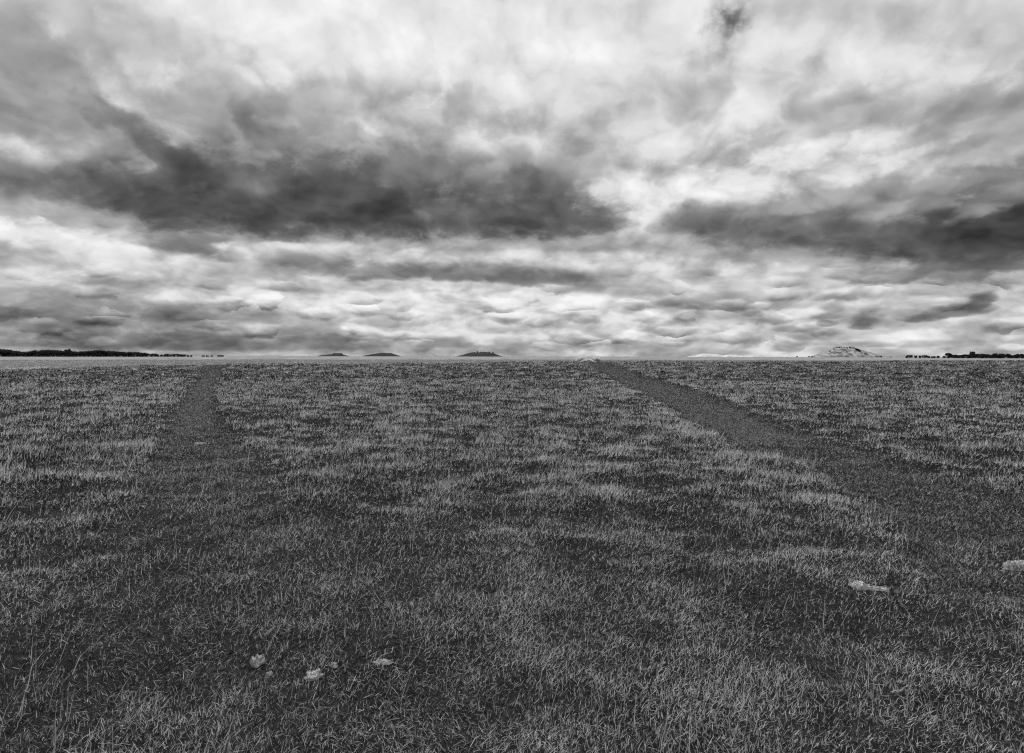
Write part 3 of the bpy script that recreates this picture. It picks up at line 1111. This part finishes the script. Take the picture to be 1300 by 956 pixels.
pale_tussock(738, 79.0, 8, 7.5, "white bleached tussock, taller one where the right path meets the skyline", 1)
pale_tussock(757, 80.0, 6, 7.0, "slim white bleached tussock, right-hand one where the right path meets the skyline", 2)
pale_tussock(746, 76.0, 20, 3.2, "low wide bleached tussock across the top of the right path", 3)


def scatter(n, r0, r1, falloff, az_max=50.0):
    """areal density falls as r ** -falloff; near ground is covered well beyond the view"""
    e = 2.0 - falloff
    wide = 125.0
    u = RNG.random(int(n * wide / az_max))
    r = (r0 ** e + u * (r1 ** e - r0 ** e)) ** (1 / e)
    a = RNG.uniform(-wide, wide, len(r))
    ok = np.abs(a) < az_max + (wide - az_max) * np.exp(-(r / 6.5) ** 2)
    r, a = r[ok], np.radians(a[ok])
    return r * np.sin(a), r * np.cos(a)


def clear_of_stones(x, y, keep=0.5):
    ok = np.ones(len(x), bool)
    for (sx_, sy_, ra, rb, rot) in STONE_PRINTS:
        c, s_ = math.cos(rot), math.sin(rot)
        u = ((x - sx_) * c + (y - sy_) * s_) / ra
        v = (-(x - sx_) * s_ + (y - sy_) * c) / rb
        ok &= (u * u + v * v > 1.0) | (RNG.random(len(x)) < keep)
    return ok


def px_at(r):
    return r / 683.0


def lush(x, y):
    """0 short and matted ... 1 long tussock"""
    p, wn = path_mask(x, y), worn_mask(x, y)
    t = 0.46 + 0.55 * fbm(x * 0.36, y * 0.36, 3, seed=21.0) + 0.95 * fbm(x * 1.25, y * 1.25, 3, seed=22.5)
    return np.clip(t, 0.0, 1.0) * (1 - 0.92 * p) * (1 - 0.6 * wn)


def path_fringe(x, y):
    """bleached grass standing along the edges of the right path"""
    f = path_field(x, y, CB) + 0.25 * fbm(x * 0.9, y * 0.9, 3, seed=3.0)
    return sstep(0.95, 1.1, f) * (1 - sstep(1.15, 1.6, f)) * sstep(7.0, 14.0, np.hypot(x, y))


def dry(x, y):
    """patches of bleached grass"""
    d = 0.40 + 0.42 * fbm(x * 0.24, y * 0.24 + 50, 4, seed=31.0) + 0.80 * fbm(x * 1.25, y * 1.25, 3, seed=22.5) + 0.55 * fbm(x * 3.4, y * 3.4, 2, seed=33.0)
    d = d + 0.35 * path_fringe(x, y) - 0.45 * sstep(0.05, 0.5, fbm(x * 0.75, y * 0.75 + 9, 3, seed=35.0)) * (1 - sstep(6.0, 10.0, np.hypot(x, y)))
    return np.clip(d, 0, 1) * (1 - 0.80 * path_mask(x, y)) * (1 - 0.12 * worn_mask(x, y))


def tones(x, y, lo, hi, spread=0.45):
    """living dark blades and dead pale ones, in proportions that vary from place to place"""
    d = dry(x, y)
    pale = RNG.random(len(x)) < 0.32 + 0.50 * d + 0.16 * (1 - sstep(4.0, 9.0, np.hypot(x, y)))
    base = np.where(pale, lo + (hi - lo) * (0.55 + 0.55 * d), lo * (0.35 + 0.5 * d))
    return np.clip(base * np.exp(RNG.normal(0, spread, len(x))), 0.010, 0.66)


WIND = math.radians(28)      # the long grass leans to the right and a little away


def turf(n):
    x, y = scatter(n, 2.1, 34.0, 1.62)
    ok = clear_of_stones(x, y)
    x, y = x[ok], y[ok]
    n = len(x)
    r = np.hypot(x, y)
    l = lush(x, y)
    p = path_mask(x, y)
    near = 1 - sstep(3.5, 9.0, r)
    L = (0.024 + 0.032 * l + 0.014 * RNG.random(n)) * RNG.uniform(0.6, 1.6, n) * (1 - 0.35 * p) * (1 - 0.12 * near)
    w = np.maximum(RNG.uniform(0.0014, 0.0034, n), 0.62 * px_at(r) * RNG.uniform(.4, 1.4, n) * (1 - 0.25 * near))
    lean = np.clip(np.abs(RNG.normal(0.95, 0.42, n)), 0, 1.5)
    ld = 4.0 * fbm(x * 1.3, y * 1.3, 2, seed=51.0) + RNG.normal(0.4, 1.5, n)      # swirls of flattened grass
    tone = tones(x, y, 0.030, 0.58, 0.50) * (1 - p) + p * np.where(RNG.random(n) < 0.5, RNG.uniform(0.16, 0.45, n), RNG.uniform(0.03, 0.09, n))
    z = height(x, y) + 0.016 * p
    me = blades_mesh("turf", x, y, L, w, lean, ld, ld + np.pi / 2 + RNG.normal(0, .5, n), tone, False, z)
    link("turf_grass", me, kind='stuff', label='short matted turf covering the moor and the foreground')


def thatch(n):
    """dead straws lying flat on the turf"""
    x, y = scatter(n, 2.2, 14.0, 1.3)
    keep = RNG.random(len(x)) < np.clip(0.5 + 1.4 * fbm(x * 1.4, y * 1.4, 3, seed=81.0), 0.08, 1)
    x, y = x[keep], y[keep]
    ok = clear_of_stones(x, y, 0.3)
    x, y = x[ok], y[ok]
    n = len(x)
    L = RNG.uniform(0.025, 0.075, n)
    w = np.maximum(RNG.uniform(0.0014, 0.0032, n), 0.45 * px_at(np.hypot(x, y)))
    ld = RNG.uniform(0, 6.28, n)
    tone = np.clip(RNG.lognormal(-1.35, 0.5, n), 0.06, 0.62)
    me = blades_mesh("thatch", x, y, L, w, RNG.uniform(1.15, 1.52, n), ld, ld + np.pi / 2, tone, False, height(x, y) + RNG.uniform(0.006, 0.03, n))
    link("dead_straw", me, kind='stuff', label='dead pale straws lying flat on the foreground turf')


def path_turf(n):
    """cropped blades growing through the trodden paths"""
    x, y = scatter(n * 4, 4.0, 75.0, 1.7)
    ok = path_mask(x, y) > 0.35
    x, y = x[ok][:n], y[ok][:n]
    n = len(x)
    r = np.hypot(x, y)
    L = RNG.uniform(0.015, 0.045, n) * (1 + 0.012 * r)
    w = np.maximum(RNG.uniform(0.0022, 0.004, n), 0.75 * px_at(r) * RNG.uniform(.6, 1.4, n))
    lean = np.clip(np.abs(RNG.normal(0.9, 0.4, n)), 0, 1.4)
    patch = np.clip(0.35 + 1.2 * fbm(x * 0.8, y * 0.8, 3, seed=71.0), 0, 1)
    tone = np.where(RNG.random(n) < 0.15 + 0.35 * patch + 0.28 * (1 - sstep(8.0, 24.0, r)), RNG.uniform(0.13, 0.36, n), RNG.uniform(0.03, 0.09, n))
    me = blades_mesh("path turf", x, y, L, w, lean, RNG.uniform(0, 6.28, n), RNG.normal(0, .7, n), tone, False, height(x, y) + 0.014)
    link("path_turf", me, kind='stuff', label='cropped thin turf growing through the trodden paths')


def tussocks(n_clump, blades_per):
    x, y = scatter(n_clump, 3.2, 30.0, 1.35)
    l = lush(x, y)
    keep = RNG.random(len(x)) < np.clip(l * 1.9 - 0.50, 0, 1) * (1 - 0.72 * worn_mask(x, y))
    x, y, l = x[keep], y[keep], l[keep]
    m = len(x)
    cl = RNG.uniform(0.65, 1.3, m)
    ctone = np.exp(RNG.normal(0, 0.32, m))
    idx = np.repeat(np.arange(m), blades_per)
    n = len(idx)
    rad = 0.055 + 0.0035 * np.hypot(x, y)[idx]
    bx = x[idx] + RNG.normal(0, 1, n) * rad
    by = y[idx] + RNG.normal(0, 1, n) * rad
    ok = clear_of_stones(bx, by)
    bx, by, idx = bx[ok], by[ok], idx[ok]
    n = len(bx)
    r = np.hypot(bx, by)
    L = (0.045 + 0.075 * l[idx]) * (0.50 + 0.50 * sstep(4.5, 10.0, r)) * cl[idx] * RNG.uniform(0.5, 1.35, n)
    w = np.maximum(RNG.uniform(0.0015, 0.003, n), 0.5 * px_at(r) * RNG.uniform(.7, 1.2, n))
    lean = np.abs(RNG.normal(0.52, 0.36, n))
    ld = WIND + RNG.normal(0, 1.3, n)
    tone = np.clip(tones(bx, by, 0.034, 0.62, 0.32) * ctone[idx], .02, .66)
    me = blades_mesh("tussock", bx, by, L, w, lean, ld, RNG.uniform(0, np.pi, n), tone, False)
    link("tussock_grass", me, kind='stuff', label='longer bleached grass growing in tufts across the moor')


def far_grass(n_clump, per):
    """beyond about 25 m the moor reads as low tussocks, beyond the crest as hay"""
    x, y = scatter(n_clump, 22.0, 260.0, 1.55, 48.0)
    d = np.hypot(x, y) / crest(x, y)
    hay = sstep(0.98, 1.06, d * (1 + 0.0 * d))
    l = lush(x, y)
    p = path_mask(x, y) * (1 - hay)
    ct = np.exp(RNG.normal(0, 0.42, len(x)))
    m = len(x)
    idx = np.repeat(np.arange(m), per)
    n = len(idx)
    r0 = np.hypot(x, y)
    rad = (0.10 + 0.0030 * r0) * RNG.uniform(0.6, 1.5, m)
    th = RNG.uniform(0, 2 * np.pi, n)
    q = np.abs(RNG.normal(0, 1, n))
    bx, by = x[idx] + np.cos(th) * q * rad[idx], y[idx] + np.sin(th) * q * rad[idx]
    r = np.hypot(bx, by)
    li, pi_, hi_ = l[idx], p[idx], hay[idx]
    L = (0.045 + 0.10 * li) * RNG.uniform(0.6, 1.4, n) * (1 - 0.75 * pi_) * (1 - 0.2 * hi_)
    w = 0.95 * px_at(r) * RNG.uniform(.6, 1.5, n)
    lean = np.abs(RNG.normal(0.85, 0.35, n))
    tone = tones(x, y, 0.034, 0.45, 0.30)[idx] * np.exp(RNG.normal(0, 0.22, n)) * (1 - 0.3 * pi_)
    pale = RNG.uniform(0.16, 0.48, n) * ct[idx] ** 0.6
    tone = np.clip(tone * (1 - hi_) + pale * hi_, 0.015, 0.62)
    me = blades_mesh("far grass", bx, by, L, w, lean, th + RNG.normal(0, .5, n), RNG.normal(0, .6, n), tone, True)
    link("moor_grass", me, kind='stuff', label='rough tufted grass of the moor out to the skyline')


def stalks(n):
    x, y = scatter(n, 2.4, 13.0, 1.1)
    keep = (path_mask(x, y) < 0.5) & clear_of_stones(x, y, 0.0)
    keep &= RNG.random(len(x)) < np.clip(0.55 + 1.3 * fbm(x * 0.8, y * 0.8, 2, seed=40), 0.05, 1)
    x, y = x[keep], y[keep]
    n = len(x)
    L = RNG.uniform(0.07, 0.21, n)
    w = np.maximum(RNG.uniform(0.0022, 0.0042, n), 0.5 * px_at(np.hypot(x, y)))
    lean = np.abs(RNG.normal(0.45, 0.35, n))
    tone = RNG.uniform(0.26, 0.55, n)
    me = blades_mesh("stalks", x, y, L, w, lean, WIND + RNG.normal(0, 0.9, n), RNG.normal(0, .5, n), tone, False)
    link("dry_stalks", me, kind='stuff', label='sparse pale dead stalks standing out of the foreground turf')


turf(680000)
thatch(36000)
path_turf(90000)
tussocks(34000, 11)
far_grass(62000, 8)
stalks(3600)

# ------------------------------------------------------------------ camera and render settings
cam = bpy.data.cameras.new("camera")
cam.lens = 24.0 * (F_PX / 866.67)
cam.sensor_width = 36.0
cam.clip_start = 0.05
cam.clip_end = 30000
co = bpy.data.objects.new("camera", cam)
COL.objects.link(co)
co.matrix_world = Matrix.Translation((0, 0, EYE)) @ CAM_ROT.to_4x4()
scene.camera = co
scene.render.engine = 'CYCLES'
scene.view_settings.view_transform = 'Standard'
scene.view_settings.look = 'None'
scene.view_settings.exposure = 0.0
scene.view_settings.gamma = 1.0
scene.view_settings.use_curve_mapping = False
scene.cycles.use_denoising = False
scene.cycles.use_adaptive_sampling = True
scene.cycles.adaptive_threshold = 0.02
scene.cycles.adaptive_min_samples = 12
scene.cycles.max_bounces = 4
scene.cycles.diffuse_bounces = 3
scene.cycles.transmission_bounces = 2
scene.cycles.transparent_max_bounces = 4
scene.render.filter_size = 1.2
scene.cycles.pixel_filter_type = 'BLACKMAN_HARRIS'
scene.cycles.filter_width = 1.2
